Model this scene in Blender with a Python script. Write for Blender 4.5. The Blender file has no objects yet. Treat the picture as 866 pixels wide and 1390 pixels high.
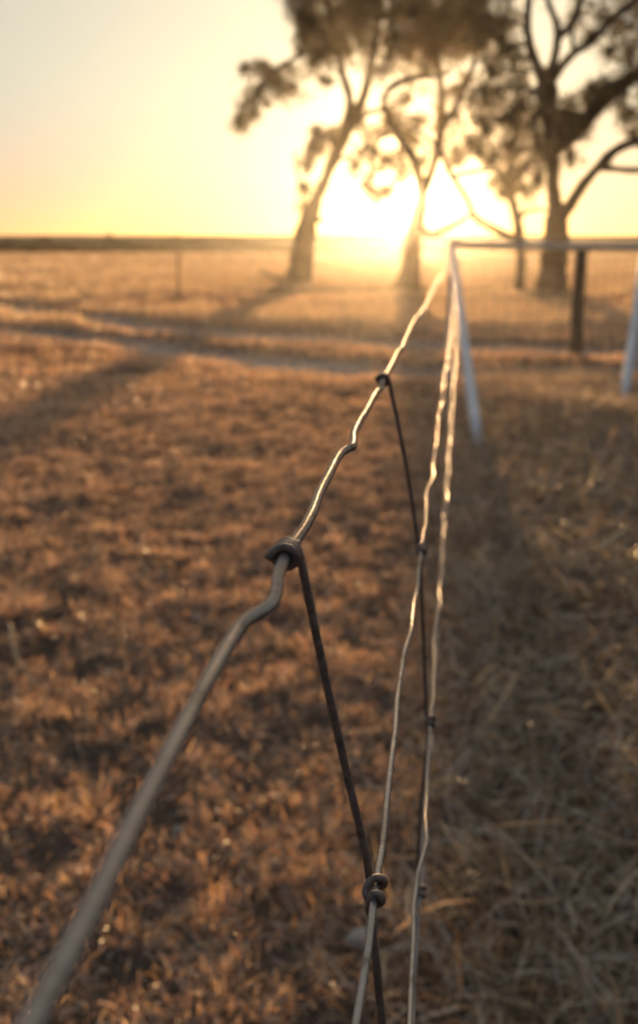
import bpy, math
import numpy as np
from math import sin, cos, radians, pi

rng = np.random.default_rng(7)
scn = bpy.context.scene
COL = scn.collection

# ------------------------------------------------------------------ camera model
FPX, CX, CY = 1400.0, 433.0, 650.0
CAMH = 1.30
PITCH = math.atan(330.0 / FPX)
CAM = np.array([0.0, 0.0, CAMH])
RV = np.array([1.0, 0, 0]); FV = np.array([0, cos(PITCH), -sin(PITCH)]); UV = np.array([0, sin(PITCH), cos(PITCH)])

def ray(u, v):
    return RV * ((u - CX) / FPX) + FV + UV * ((CY - v) / FPX)
def at_depth(u, v, Z):
    return CAM + ray(u, v) * Z
def at_y(u, v, y):
    r = ray(u, v); return CAM + r * (y / r[1])
def on_ground(u, v, z=0.0):
    r = ray(u, v); return CAM + r * ((z - CAMH) / r[2])

SUN_AZ, SUN_EL = radians(4.5), radians(2.8)
SUN_DIR = np.array([sin(SUN_AZ) * cos(SUN_EL), cos(SUN_AZ) * cos(SUN_EL), sin(SUN_EL)])

# ------------------------------------------------------------------ fence frame
dv = ray(630, 320); dv[2] = 0
D = dv / np.linalg.norm(dv)                       # along the fence
LAT = np.array([D[1], -D[0], 0.0])                # to the right of it
def fence_pt(s, lat, drop):
    return np.array([0, 0, CAMH]) + D * s + LAT * lat + np.array([0, 0, -drop])

# ------------------------------------------------------------------ noise
def vnoise(x, y, seed=0):
    x = np.asarray(x, float); y = np.asarray(y, float)
    xi = np.floor(x).astype(np.int64); yi = np.floor(y).astype(np.int64)
    fx = x - xi; fy = y - yi
    fx = fx * fx * (3 - 2 * fx); fy = fy * fy * (3 - 2 * fy)
    def h(a, b):
        n = (a * 374761393 + b * 668265263 + seed * 974634777) & 0xffffffff
        n = ((n ^ (n >> 13)) * 1274126177) & 0xffffffff
        n = (n ^ (n >> 16)) & 0xffff
        return n / 65535.0
    return (h(xi, yi) * (1 - fx) + h(xi + 1, yi) * fx) * (1 - fy) + (h(xi, yi + 1) * (1 - fx) + h(xi + 1, yi + 1) * fx) * fy

def sstep(a, b, x):
    t = np.clip((x - a) / (b - a), 0, 1); return t * t * (3 - 2 * t)

# ------------------------------------------------------------------ terrain
rutA_px = [(-250, 396), (-100, 407), (0, 416), (120, 430), (225, 443), (330, 450), (433, 457), (560, 464), (700, 470), (866, 474), (1200, 478)]
rutB_px = [(-250, 428), (-100, 438), (60, 449), (150, 460), (225, 472), (300, 480), (433, 491), (520, 498), (600, 501), (700, 502), (866, 502), (1300, 500)]
def rut_curve(px):
    P = np.array([on_ground(u, v) for u, v in px]); o = np.argsort(P[:, 0]); return P[o, 0], P[o, 1]
RA, RB = rut_curve(rutA_px), rut_curve(rutB_px)
def rut_dist(x, y, R):
    yc = np.interp(x, R[0], R[1]); e = 0.2
    sl = (np.interp(x + e, R[0], R[1]) - np.interp(x - e, R[0], R[1])) / (2 * e)
    return (y - yc) / np.sqrt(1 + sl * sl)
def track_mask(x, y):
    wob = (vnoise(x * 1.3, y * 1.3, 5) - .5) * .25
    a = 1 - sstep(.30, 1.0, np.abs(rut_dist(x, y, RA) + wob))
    b = 1 - sstep(.20, .80, np.abs(rut_dist(x, y, RB) + wob))
    return np.maximum(a, b)
def lat_of(x, y):
    return x * LAT[0] + y * LAT[1]

def height(x, y):
    x = np.asarray(x, float); y = np.asarray(y, float)
    r = np.hypot(x, y)
    near = 1 - sstep(60, 90, r)
    h = (vnoise(x * .35, y * .35, 1) - .5) * (.02 + .04 * sstep(8, 14, r))
    h += (vnoise(x * 1.1, y * 1.1, 2) - .5) * .016
    h += (vnoise(x * 3.3, y * 3.3, 3) - .5) * .013
    h += (vnoise(x * 9, y * 9, 4) - .5) * .026 * (1 - sstep(12, 20, r))
    h += (vnoise(x * 24, y * 24, 6) - .5) * .018 * (1 - sstep(5, 9, r))
    h = h * near
    tm = track_mask(x, y)
    h = h * (1 - .7 * tm) - .085 * tm
    # bank along the track on the right hand side of the fence
    p0 = np.array([.9, 8.9]); p1 = np.array([4.0, 4.2]); t = (p1 - p0) / np.linalg.norm(p1 - p0)
    nn = np.array([t[1], -t[0]])
    dd = (x - p0[0]) * nn[0] + (y - p0[1]) * nn[1]
    lt = lat_of(x, y)
    h += .13 * np.exp(-(dd / .55) ** 2) * sstep(.15, .9, lt) * (1 - sstep(14, 20, r))
    # the paddock falls away behind the trees, then rises to the skyline
    h += -3.4 * sstep(70, 230, y) + 3.4 * sstep(500, 2500, y)
    h += (vnoise(x * .004, y * .004, 9) - .5) * 5 * sstep(900, 2500, r)
    return h

# ------------------------------------------------------------------ mesh helpers
def new_mesh(name, V, F, mat=None, parent=None, smooth=False, col=None, attrs=None):
    V = np.asarray(V, np.float32); me = bpy.data.meshes.new(name)
    if isinstance(F, np.ndarray):
        n, k = F.shape
        me.vertices.add(len(V)); me.vertices.foreach_set('co', V.ravel())
        me.loops.add(n * k); me.loops.foreach_set('vertex_index', F.astype(np.int32).ravel())
        me.polygons.add(n); me.polygons.foreach_set('loop_start', (np.arange(n) * k).astype(np.int32))
        me.polygons.foreach_set('loop_total', np.full(n, k, np.int32))
        me.update(calc_edges=True)
    else:
        me.from_pydata([tuple(map(float, p)) for p in V], [], F); me.update()
    if smooth: me.polygons.foreach_set('use_smooth', np.ones(len(me.polygons), bool))
    if col is not None:
        a = me.color_attributes.new('Col', 'FLOAT_COLOR', 'POINT')
        a.data.foreach_set('color', np.c_[col, np.ones(len(col))].astype(np.float32).ravel())
    if attrs:
        for k, arr in attrs.items():
            a = me.attributes.new(k, 'FLOAT', 'POINT'); a.data.foreach_set('value', np.asarray(arr, np.float32))
    me.validate()
    o = bpy.data.objects.new(name, me); COL.objects.link(o)
    if mat: me.materials.append(mat)
    if parent: o.parent = parent
    return o

def tag(o, label=None, cat=None, group=None, kind=None):
    if label: o['label'] = label
    if cat: o['category'] = cat
    if group: o['group'] = group
    if kind: o['kind'] = kind
    return o
def empty(name, loc=(0, 0, 0)):
    o = bpy.data.objects.new(name, None); o.location = loc; o.empty_display_size = .1; COL.objects.link(o); return o
def local(o, P):
    return np.asarray(P, float) - np.array(o.location)

class Tubes:
    """collects tapered tubes swept along polylines"""
    def __init__(s): s.V = []; s.F = []; s.n = 0
    def add(s, P, R, sides=8, ell=None):
        P = np.asarray(P, float); R = np.broadcast_to(np.asarray(R, float), (len(P),))
        T = np.gradient(P, axis=0); T /= (np.linalg.norm(T, axis=1)[:, None] + 1e-12)
        a = np.array([0, 0, 1.0]) if abs(T[0][2]) < .9 else np.array([1.0, 0, 0])
        N = np.cross(T[0], a); N /= np.linalg.norm(N)
        ang = np.arange(sides) / sides * 2 * pi
        rings = []
        for i in range(len(P)):
            N = N - T[i] * np.dot(N, T[i]); N /= np.linalg.norm(N) + 1e-12
            B = np.cross(T[i], N)
            rings.append(P[i] + R[i] * (np.cos(ang)[:, None] * N + np.sin(ang)[:, None] * B))
        base = s.n
        s.V.append(np.concatenate(rings)); s.n += len(P) * sides
        for i in range(len(P) - 1):
            for j in range(sides):
                k = (j + 1) % sides
                s.F.append((base + i * sides + j, base + i * sides + k, base + (i + 1) * sides + k, base + (i + 1) * sides + j))
        s.F.append(tuple(base + j for j in range(sides))[::-1])
        s.F.append(tuple(base + (len(P) - 1) * sides + j for j in range(sides)))
    def build(s, name, mat, parent=None, shift=None):
        V = np.concatenate(s.V)
        if parent is not None: V = local(parent, V)
        return new_mesh(name, V, s.F, mat, parent, smooth=True)

def smooth_path(P, n=6):
    """Catmull-Rom through the points (any number of columns)"""
    P = np.asarray(P, float); Q = np.vstack([2 * P[0] - P[1], P, 2 * P[-1] - P[-2]]); out = []
    for i in range(1, len(Q) - 2):
        p0, p1, p2, p3 = Q[i - 1], Q[i], Q[i + 1], Q[i + 2]
        for t in np.linspace(0, 1, n, endpoint=False):
            out.append(.5 * (2 * p1 + (p2 - p0) * t + (2 * p0 - 5 * p1 + 4 * p2 - p3) * t * t + (3 * p1 - p0 - 3 * p2 + p3) * t ** 3))
    out.append(P[-1]); return np.array(out)

# ------------------------------------------------------------------ materials
def mat_new(name):
    m = bpy.data.materials.new(name); m.use_nodes = True; nt = m.node_tree; nt.nodes.clear()
    out = nt.nodes.new('ShaderNodeOutputMaterial'); return m, nt, out
def N(nt, t, **kw):
    n = nt.nodes.new('ShaderNode' + t)
    for k, v in kw.items():
        if k in n.inputs: n.inputs[k].default_value = v
        else: setattr(n, k, v)
    return n
def ramp(nt, stops):
    r = nt.nodes.new('ShaderNodeValToRGB'); e = r.color_ramp.elements
    while len(e) < len(stops): e.new(.5)
    for i, (p, c) in enumerate(stops): e[i].position = p; e[i].color = (*c, 1)
    return r
def coords(nt, scale):
    tc = N(nt, 'TexCoord'); return tc.outputs['Object']

def metal_mat(name, c1, c2, rough, metallic, scale, bump=.3):
    m, nt, out = mat_new(name); L = nt.links.new
    g = N(nt, 'NewGeometry'); b = N(nt, 'BsdfPrincipled')
    n1 = N(nt, 'TexNoise', Scale=scale, Detail=6.0, Roughness=.65); L(g.outputs['Position'], n1.inputs['Vector'])
    r = ramp(nt, [(.35, c1), (.65, c2)]); L(n1.outputs['Fac'], r.inputs['Fac']); L(r.outputs['Color'], b.inputs['Base Color'])
    mr = N(nt, 'MapRange'); mr.inputs['To Min'].default_value = rough - .1; mr.inputs['To Max'].default_value = rough + .15
    L(n1.outputs['Fac'], mr.inputs['Value']); L(mr.outputs['Result'], b.inputs['Roughness'])
    b.inputs['Metallic'].default_value = metallic
    bp = N(nt, 'Bump', Strength=bump, Distance=.0004); n2 = N(nt, 'TexNoise', Scale=scale * 4, Detail=4.0)
    L(g.outputs['Position'], n2.inputs['Vector']); L(n2.outputs['Fac'], bp.inputs['Height']); L(bp.outputs['Normal'], b.inputs['Normal'])
    L(b.outputs['BSDF'], out.inputs['Surface']); return m

def wire_mat(name, c1, c2, rust, gloss, rough):
    """weathered zinc: dull grey with rust freckles and a soft warm sheen"""
    m, nt, out = mat_new(name); L = nt.links.new; g = N(nt, 'NewGeometry')
    n0 = N(nt, 'TexNoise', Scale=260.0, Detail=6.0, Roughness=.65); L(g.outputs['Position'], n0.inputs['Vector'])
    r0 = ramp(nt, [(.35, c1), (.65, c2)]); L(n0.outputs['Fac'], r0.inputs['Fac'])
    n1 = N(nt, 'TexNoise', Scale=75.0, Detail=8.0, Roughness=.75); L(g.outputs['Position'], n1.inputs['Vector'])
    r1 = ramp(nt, [(.52, (0, 0, 0)), (.66, (1, 1, 1))]); L(n1.outputs['Fac'], r1.inputs['Fac'])
    mx = N(nt, 'MixRGB'); L(r1.outputs['Color'], mx.inputs[0]); L(r0.outputs['Color'], mx.inputs[1]); mx.inputs[2].default_value = (*rust, 1)
    d = N(nt, 'BsdfDiffuse'); L(mx.outputs[0], d.inputs['Color'])
    gl = N(nt, 'BsdfGlossy', Roughness=rough); gl.inputs['Color'].default_value = (.85, .74, .60, 1)
    mr = N(nt, 'MapRange'); mr.inputs['To Min'].default_value = gloss; mr.inputs['To Max'].default_value = gloss * .35; L(r1.outputs['Color'], mr.inputs['Value'])
    bp = N(nt, 'Bump', Strength=.35, Distance=.0004); n2 = N(nt, 'TexNoise', Scale=900.0, Detail=5.0); L(g.outputs['Position'], n2.inputs['Vector'])
    L(n2.outputs['Fac'], bp.inputs['Height']); L(bp.outputs['Normal'], d.inputs['Normal']); L(bp.outputs['Normal'], gl.inputs['Normal'])
    ms = N(nt, 'MixShader'); L(mr.outputs['Result'], ms.inputs[0]); L(d.outputs[0], ms.inputs[1]); L(gl.outputs[0], ms.inputs[2]); L(ms.outputs[0], out.inputs['Surface'])
    return m
M_WIRE = wire_mat('galvanised_wire', (.072, .068, .080), (.125, .118, .130), (.085, .06, .045), .20, .30)
M_WIRE_DULL = wire_mat('dull_wire', (.085, .085, .098), (.15, .145, .16), (.10, .07, .052), .25, .26)
M_WIRE_OLD = wire_mat('old_wire', (.13, .125, .13), (.20, .19, .19), (.11, .075, .055), .07, .30)
M_STAY = metal_mat('rusty_wire', (.10, .068, .055), (.24, .17, .14), .6, .25, 320)
M_PIPE = metal_mat('weathered_pipe', (.52, .53, .53), (.72, .72, .71), .6, .05, 14, .1)
M_PIPE_DARK = metal_mat('dull_pipe', (.32, .32, .32), (.48, .48, .48), .55, .2, 12, .1)

def wood_mat(name, c1, c2, sx, sz, bump=.5, dist=.02):
    m, nt, out = mat_new(name); L = nt.links.new
    g = N(nt, 'NewGeometry'); mp = N(nt, 'Mapping'); mp.inputs['Scale'].default_value = (sx, sx, sz)
    L(g.outputs['Position'], mp.inputs['Vector'])
    n1 = N(nt, 'TexNoise', Scale=1.0, Detail=8.0, Roughness=.7); L(mp.outputs['Vector'], n1.inputs['Vector'])
    r = ramp(nt, [(.3, c1), (.7, c2)]); L(n1.outputs['Fac'], r.inputs['Fac'])
    b = N(nt, 'BsdfPrincipled', Roughness=.9); b.inputs['Specular IOR Level'].default_value = .15
    L(r.outputs['Color'], b.inputs['Base Color'])
    bp = N(nt, 'Bump', Strength=bump, Distance=dist); L(n1.outputs['Fac'], bp.inputs['Height']); L(bp.outputs['Normal'], b.inputs['Normal'])
    L(b.outputs['BSDF'], out.inputs['Surface']); return m
M_BARK = wood_mat('gum_bark', (.045, .031, .021), (.13, .092, .064), 5, 1.2, .8, .03)
M_POST = wood_mat('old_timber', (.06, .042, .03), (.15, .11, .08), 30, 2.5, .6, .01)

def blade_mat(name, trans, gain=1.0, gloss=.04):
    m, nt, out = mat_new(name); L = nt.links.new
    at = N(nt, 'Attribute', attribute_name='Col')
    d = N(nt, 'BsdfDiffuse'); t = N(nt, 'BsdfTranslucent'); mx = N(nt, 'MixShader'); mx.inputs[0].default_value = trans
    L(at.outputs['Color'], d.inputs['Color'])
    sc = N(nt, 'VectorMath', operation='MULTIPLY'); sc.inputs[1].default_value = (1.15 * gain, .95 * gain, .74 * gain)
    L(at.outputs['Color'], sc.inputs[0]); L(sc.outputs['Vector'], t.inputs['Color'])
    gl = N(nt, 'BsdfGlossy', Roughness=.38); gl.inputs['Color'].default_value = (.9, .8, .65, 1)
    m2 = N(nt, 'MixShader'); m2.inputs[0].default_value = gloss
    L(d.outputs[0], mx.inputs[1]); L(t.outputs[0], mx.inputs[2]); L(mx.outputs[0], m2.inputs[1]); L(gl.outputs[0], m2.inputs[2])
    L(m2.outputs[0], out.inputs['Surface']); return m
M_GRASS = blade_mat('dry_blades', .52, 1.75, .26)
M_LEAF = blade_mat('gum_leaves', .5, 1.6)
M_SCRUB = blade_mat('scrub_leaves', .15)

def ground_mat():
    m, nt, out = mat_new('paddock_soil'); L = nt.links.new
    g = N(nt, 'NewGeometry')
    n1 = N(nt, 'TexNoise', Scale=1.4, Detail=8.0, Roughness=.7); L(g.outputs['Position'], n1.inputs['Vector'])
    n2 = N(nt, 'TexNoise', Scale=45.0, Detail=5.0, Roughness=.7); L(g.outputs['Position'], n2.inputs['Vector'])
    n3 = N(nt, 'TexNoise', Scale=.05, Detail=5.0); mp = N(nt, 'Mapping'); mp.inputs['Scale'].default_value = (.25, 1, 1)
    L(g.outputs['Position'], mp.inputs['Vector']); L(mp.outputs['Vector'], n3.inputs['Vector'])
    soil = ramp(nt, [(.25, (.075, .055, .042)), (.5, (.13, .092, .067)), (.75, (.22, .155, .11))]); L(n1.outputs['Fac'], soil.inputs['Fac'])
    mul = N(nt, 'MixRGB', blend_type='MULTIPLY'); mul.inputs[0].default_value = .7
    sp = ramp(nt, [(.3, (.35, .35, .35)), (.7, (1.3, 1.25, 1.2))]); L(n2.outputs['Fac'], sp.inputs['Fac'])
    L(soil.outputs['Color'], mul.inputs[1]); L(sp.outputs['Color'], mul.inputs[2])
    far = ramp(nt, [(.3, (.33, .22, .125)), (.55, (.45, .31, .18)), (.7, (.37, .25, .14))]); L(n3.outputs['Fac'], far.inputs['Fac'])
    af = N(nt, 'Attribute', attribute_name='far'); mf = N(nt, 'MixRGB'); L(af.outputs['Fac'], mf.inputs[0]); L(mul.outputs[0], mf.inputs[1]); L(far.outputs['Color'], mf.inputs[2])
    at = N(nt, 'Attribute', attribute_name='track'); mt = N(nt, 'MixRGB')
    tr = ramp(nt, [(.3, (.46, .38, .30)), (.7, (.64, .55, .45))]); L(n1.outputs['Fac'], tr.inputs['Fac'])
    L(at.outputs['Fac'], mt.inputs[0]); L(mf.outputs[0], mt.inputs[1]); L(tr.outputs['Color'], mt.inputs[2])
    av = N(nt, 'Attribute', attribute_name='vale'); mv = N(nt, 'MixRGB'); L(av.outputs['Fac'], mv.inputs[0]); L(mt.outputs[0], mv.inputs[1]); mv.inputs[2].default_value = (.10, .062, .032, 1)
    b = N(nt, 'BsdfDiffuse', Roughness=1.0); L(mv.outputs[0], b.inputs['Color'])
    bp = N(nt, 'Bump', Strength=.8, Distance=.012); L(n2.outputs['Fac'], bp.inputs['Height']); L(bp.outputs['Normal'], b.inputs['Normal'])
    L(b.outputs[0], out.inputs['Surface']); return m
M_GROUND = ground_mat()
M_STONE = wood_mat('pale_stone', (.22, .19, .16), (.42, .38, .33), 40, 40, .4, .004)

# ------------------------------------------------------------------ ground
def axis(a, b, d0, g):
    out = [0.0]; d = d0
    while out[-1] < b: out.append(out[-1] + d); d *= g
    neg = [0.0]; d = d0
    while neg[-1] > a: neg.append(neg[-1] - d); d *= g
    return np.array(sorted(set(neg + out)))
def build_ground():
    xs = axis(-6000, 6000, .022, 1.024); ys = axis(-40, 9000, .022, 1.0115) if False else axis(-60, 9000, .02, 1.013)
    X, Y = np.meshgrid(xs, ys); x = X.ravel(); y = Y.ravel()
    V = np.c_[x, y, height(x, y)]
    nx, ny = len(xs), len(ys)
    i = (np.arange(ny - 1)[:, None] * nx + np.arange(nx - 1)[None, :]).ravel()
    F = np.c_[i, i + 1, i + nx + 1, i + nx]
    r = np.hypot(x, y)
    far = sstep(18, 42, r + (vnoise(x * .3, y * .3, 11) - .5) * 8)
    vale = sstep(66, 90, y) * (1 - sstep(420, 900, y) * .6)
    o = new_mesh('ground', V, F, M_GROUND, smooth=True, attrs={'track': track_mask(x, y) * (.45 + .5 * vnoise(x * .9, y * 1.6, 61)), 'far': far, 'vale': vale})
    tag(o, kind='structure'); print('ground', len(V)); return o
build_ground()

# ------------------------------------------------------------------ grass
def blades(name, pos, length, width, e0, curl, az, swirl, col, mat, segs=3):
    """vectorised curved blades: e0 start elevation, curl elevation change, az heading, swirl heading change"""
    n = len(pos); K = segs + 1
    P = np.zeros((n, K, 3)); P[:, 0] = pos; roll = rng.uniform(0, 2 * pi, n)
    Wd = np.zeros((n, K, 3))
    for k in range(K):
        t = k / segs
        e = e0 + curl * t; a = az + swirl * t
        T = np.stack([np.cos(e) * np.cos(a), np.cos(e) * np.sin(a), np.sin(e)], 1)
        S = np.stack([-np.sin(a), np.cos(a), np.zeros(n)], 1); Bn = np.cross(T, S)
        Wd[:, k] = S * np.cos(roll)[:, None] + Bn * np.sin(roll)[:, None]
        if k < segs: P[:, k + 1] = P[:, k] + T * (length / segs)[:, None]
    floor_z = pos[:, 2][:, None] - .002
    P[:, :, 2] = np.maximum(P[:, :, 2], floor_z)
    wk = np.array([.75, 1.0, .8, .12] if segs == 3 else [.9, .9, .12])
    off = Wd * (width[:, None] * wk[None, :])[:, :, None] * .5
    V = np.stack([P - off, P + off], 2).reshape(-1, 3)
    b = (np.arange(n) * K * 2)[:, None] + (np.arange(segs) * 2)[None, :]
    b = b.ravel(); F = np.c_[b, b + 1, b + 3, b + 2]
    C = np.repeat(col, K * 2, axis=0)
    return new_mesh(name, V, F, mat, smooth=False, col=C)

def palette(n, cols, w, jit=.25):
    c = np.array(cols)[rng.choice(len(cols), n, p=np.array(w) / sum(w))]
    return np.clip(c * rng.uniform(1 - jit, 1 + jit, (n, 1)) * rng.uniform(.93, 1.07, (n, 3)), .005, .9)

def scatter(n, y0, y1, half0, half1, bias=1.0):
    """random ground points in the widening strip in front of the camera"""
    y = y0 + (y1 - y0) * rng.random(n) ** bias
    hw = half0 + (half1 - half0) * (y - y0) / (y1 - y0)
    x = rng.uniform(-1, 1, n) * hw
    return x, y

RED = [(.51, .305, .185), (.40, .23, .138), (.68, .50, .34), (.20, .135, .092)]
STRAW_SHADED = [(.25, .19, .125), (.155, .115, .075), (.56, .46, .32), (.085, .066, .048)]  # grey-brown straw, colours also darkened to stand for the less lit side

def grass_left():
    parts = []
    # near mat
    x, y = scatter(800000, -.6, 9.0, 1.3, 5.2, 1.4)
    lt = lat_of(x, y)
    keep = (lt < .05 + .25 * (rng.random(len(x)) - .5))
    clump = vnoise(x * 11, y * 11, 21) * .55 + vnoise(x * 2.3, y * 2.3, 23) * .1 + vnoise(x * 32, y * 32, 22) * .35
    keep &= rng.random(len(x)) < 1 - .6 * sstep(6.5, 9, y)
    keep &= rng.random(len(x)) < np.clip((clump - .25) * 3.4, .06, 1)
    x, y, clump = x[keep], y[keep], clump[keep]; n = len(x)
    pos = np.c_[x, y, height(x, y) + .001 + .012 * np.clip(clump - .4, 0, 1)]
    L = rng.uniform(.013, .052, n) * (.7 + .6 * clump); W = rng.uniform(.0009, .0024, n) * rng.choice([1, 1, 1, 1.7], n)
    e0 = rng.uniform(-.1, .95, n); cu = rng.normal(-.5, 1.2, n); c = palette(n, RED, [4, 4, 3, 3])
    up = rng.random(n) < .09 * np.clip(clump * 1.6, .3, 1.4)
    e0[up] = rng.uniform(.8, 1.5, up.sum()); L[up] = rng.uniform(.025, .06, up.sum()); c[up] = palette(up.sum(), [(.74, .52, .32), (.62, .40, .22)], [1, 1])  # upright blades get paler colours, sunlit flecks painted into them
    blades('stubble_grass', pos, L, W, e0, cu, rng.uniform(0, 2 * pi, n), rng.normal(0, 1.9, n), c, M_GRASS)
    tag(bpy.data.objects['stubble_grass'], 'low curled reddish dry stubble left of the fence', 'grass', kind='stuff')
    print('left', n)
def grass_right():
    x, y = scatter(170000, -.6, 10.5, 1.2, 5.6, 1.2)
    lt = lat_of(x, y)
    keep = (lt > -.02 + .3 * (rng.random(len(x)) - .5))
    x, y = x[keep], y[keep]; n = len(x)
    cl = vnoise(x * 3, y * 3, 31) * .6 + vnoise(x * 8, y * 8, 32) * .4
    pos = np.c_[x, y, height(x, y) + .001]
    L = rng.uniform(.06, .22, n) * (.5 + .8 * cl); W = rng.uniform(.0016, .0040, n) * rng.choice([1, 1, 1, 1, 1, 1.9], n)
    e0 = np.abs(rng.normal(.2, .55, n)) + .5 * np.clip(cl - .5, 0, 1); cu = rng.normal(-.55, .6, n)
    pos[:, 2] += rng.uniform(0, .05, n) * cl
    blades('long_grass', pos, L, W, e0, cu, rng.uniform(0, 2 * pi, n), rng.normal(0, .9, n), palette(n, STRAW_SHADED, [5, 5, 2, 4]), M_GRASS)
    tag(bpy.data.objects['long_grass'], 'matted long dry grey straw right of the fence', 'grass', kind='stuff')
def grass_mid():
    x, y = scatter(290000, 4.2, 24, 3.2, 13, 1.05)
    tm = track_mask(x, y)
    cl = vnoise(x * 1.6, y * 1.6, 41) * .5 + vnoise(x * 4.5, y * 4.5, 42) * .5
    keep = (rng.random(len(x)) < np.clip((cl - .15) * 2.2, .06, 1) * (1 - .85 * tm)) & (rng.random(len(x)) < sstep(4.0, 9.5, y + (vnoise(x * 2, y * 2, 44) - .5) * 2))
    x, y, cl = x[keep], y[keep], cl[keep]; n = len(x)
    pos = np.c_[x, y, height(x, y)]
    L = rng.uniform(.03, .12, n) * (.6 + .8 * cl) * (.35 + .65 * sstep(5, 12, y)); W = rng.uniform(.003, .009, n) * (.6 + y / 20)
    e0 = rng.uniform(.2, 1.4, n); cu = rng.normal(-.5, .5, n)
    c = palette(n, [(.62, .385, .22), (.50, .295, .165), (.75, .54, .34), (.30, .195, .125)], [5, 4, 4, 2])
    blades('paddock_grass', pos, L, W, e0, cu, rng.uniform(0, 2 * pi, n), rng.normal(0, .7, n), c, M_GRASS, 2)
    tag(bpy.data.objects['paddock_grass'], 'short dry orange grass around the wheel ruts', 'grass', kind='stuff')
def grass_tussocks():
    # tussock belt under the trees
    m = 4600
    x, y = scatter(m, 15, 46, 9, 26, 1.3)
    s = vnoise(x * .35, y * .5, 51)
    keep = (track_mask(x, y) < .2) & (rng.random(m) < np.clip((s - .28) * 2.2, .05, 1))
    x, y = x[keep], y[keep]; m = len(x)
    k = 34; R = rng.uniform(.08, .3, m)
    X = np.repeat(x, k) + rng.normal(0, 1, m * k) * np.repeat(R, k); Y = np.repeat(y, k) + rng.normal(0, 1, m * k) * np.repeat(R, k)
    n = m * k; pos = np.c_[X, Y, height(X, Y)]
    L = np.repeat(rng.uniform(.08, .26, m), k) * rng.uniform(.5, 1.2, n); W = rng.uniform(.008, .02, n)
    c = palette(n, [(.62, .46, .27), (.52, .37, .20), (.72, .56, .35), (.32, .22, .13)], [5, 4, 4, 2])
    blades('tussock_grass', pos, L, W, rng.uniform(.7, 1.5, n), rng.normal(-.5, .4, n), rng.uniform(0, 2 * pi, n), rng.normal(0, .5, n), c, M_GRASS, 2)
    tag(bpy.data.objects['tussock_grass'], 'pale dry tussocks scattered below the gum trees', 'grass', kind='stuff')
    # stubble of the far paddock
    n = 90000
    x, y = scatter(n, 26, 85, 16, 46, 1.4)
    pos = np.c_[x, y, height(x, y)]
    L = rng.uniform(.06, .2, n); W = rng.uniform(.012, .035, n)
    c = palette(n, [(.47, .33, .19), (.39, .265, .15), (.54, .39, .24)], [5, 4, 3])
    blades('field_stubble', pos, L, W, rng.uniform(.8, 1.5, n), rng.normal(-.4, .3, n), rng.uniform(0, 2 * pi, n), rng.normal(0, .5, n), c, M_GRASS, 2)
    tag(bpy.data.objects['field_stubble'], 'golden stubble of the flat paddock behind the trees', 'stubble', kind='stuff')
grass_left(); grass_right(); grass_mid(); grass_tussocks()

# ------------------------------------------------------------------ wire fence
WR = .00143
TOP_H, TOP_L = .0714, -.0383
STAY0, STAY_DS = .224, .300
drops = [TOP_H, .165, .262, .375, .50, .65, .83, 1.05]
lats = [TOP_L, -.0175, -.0100, -.0135, -.0180, -.0240, -.0320, -.0420]
S_POST = 9.15
def base_line(i, s):
    """unkinked course of line wire i: level to 2.9 m, then sinking with the ground to the end post"""
    s = np.asarray(s, float); k = sstep(2.6, S_POST, s)
    d = drops[i] + (.19 - TOP_H) * (k if i == 0 else k * .5)
    l = lats[i] + (-.095 - TOP_L if i == 0 else -.09 - lats[i]) * k
    return l, d
def top_depth(v):
    """arc position on the top wire whose image row is v"""
    r = ray(555, v); r2 = -r[2]
    return TOP_H / r2 * (r @ D)
def top_wire():
    px = [(-14, 1500), (42, 1393), (90, 1302), (116, 1252), (139, 1206), (181, 1118), (230, 1023), (280, 928), (312, 872), (329, 848), (345, 836), (362, 826), (372, 815), (375.5, 800), (377, 785),
          (382, 768), (388, 754), (399, 737), (413, 716), (424, 695), (434, 668), (446, 645), (457, 623), (464, 614), (472, 609), (478.5, 606), (480, 599), (480.5, 588),
          (488, 573), (497, 558), (506, 541), (513, 530), (517, 527), (518.5, 519), (522, 512), (530, 498), (537, 484), (542, 476), (546, 474), (547, 468), (553, 455), (559, 442), (561, 438), (564, 431)]
    P = []
    for u, v in px:
        # depth where the straight wire crosses this row
        lo, hi = -.03, 6.0
        for _ in range(60):
            m = (lo + hi) / 2; p = fence_pt(m, TOP_L, TOP_H) - CAM
            z = p @ FV; vv = CY - FPX * (p @ UV) / z
            if vv > v: lo = m
            else: hi = m
        p = fence_pt(lo, TOP_L, TOP_H) - CAM
        P.append(at_depth(u, v, p @ FV))
    P = np.array(P); s_end = (P[-1] - CAM) @ D
    pts = [p for p in smooth_path(P, 5)]
    for s in np.arange(s_end + .03, S_POST, .03):
        l, d = base_line(0, s); kx, kz = crimp(s, 0)
        pts.append(fence_pt(s, l + kx, d + kz))
    return np.array(pts)
def crimp(s, i):
    """the factory kinks: a small tension curl halfway between stays and a sag at every knot"""
    ph = ((s - STAY0) / STAY_DS) % 1.0
    g = math.exp(-((ph - .62) / .07) ** 2); q = math.exp(-((ph - .5) / .16) ** 2)
    sg = 1 if (i + int((s - STAY0) / STAY_DS)) % 2 == 0 else .6
    kx = .0030 * g * sg - .0018 * q
    kz = -.0022 * g + .0022 * math.exp(-((ph - .80) / .1) ** 2) + .0015 * sin(s * 7 + i * 2)
    w_ = .35 + .65 * float(sstep(.4, 1.2, s))
    kx += w_ * .0007 * sin(s * 118 + i * 2.1) + w_ * .0006 * sin(s * 53 + i * 1.3)
    kz += w_ * .0008 * sin(s * 97 + i * .7) + w_ * .0007 * sin(s * 41 + i * 3.1)
    return kx, kz
fence = empty('wire_fence', (0, 0, 0))
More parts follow.
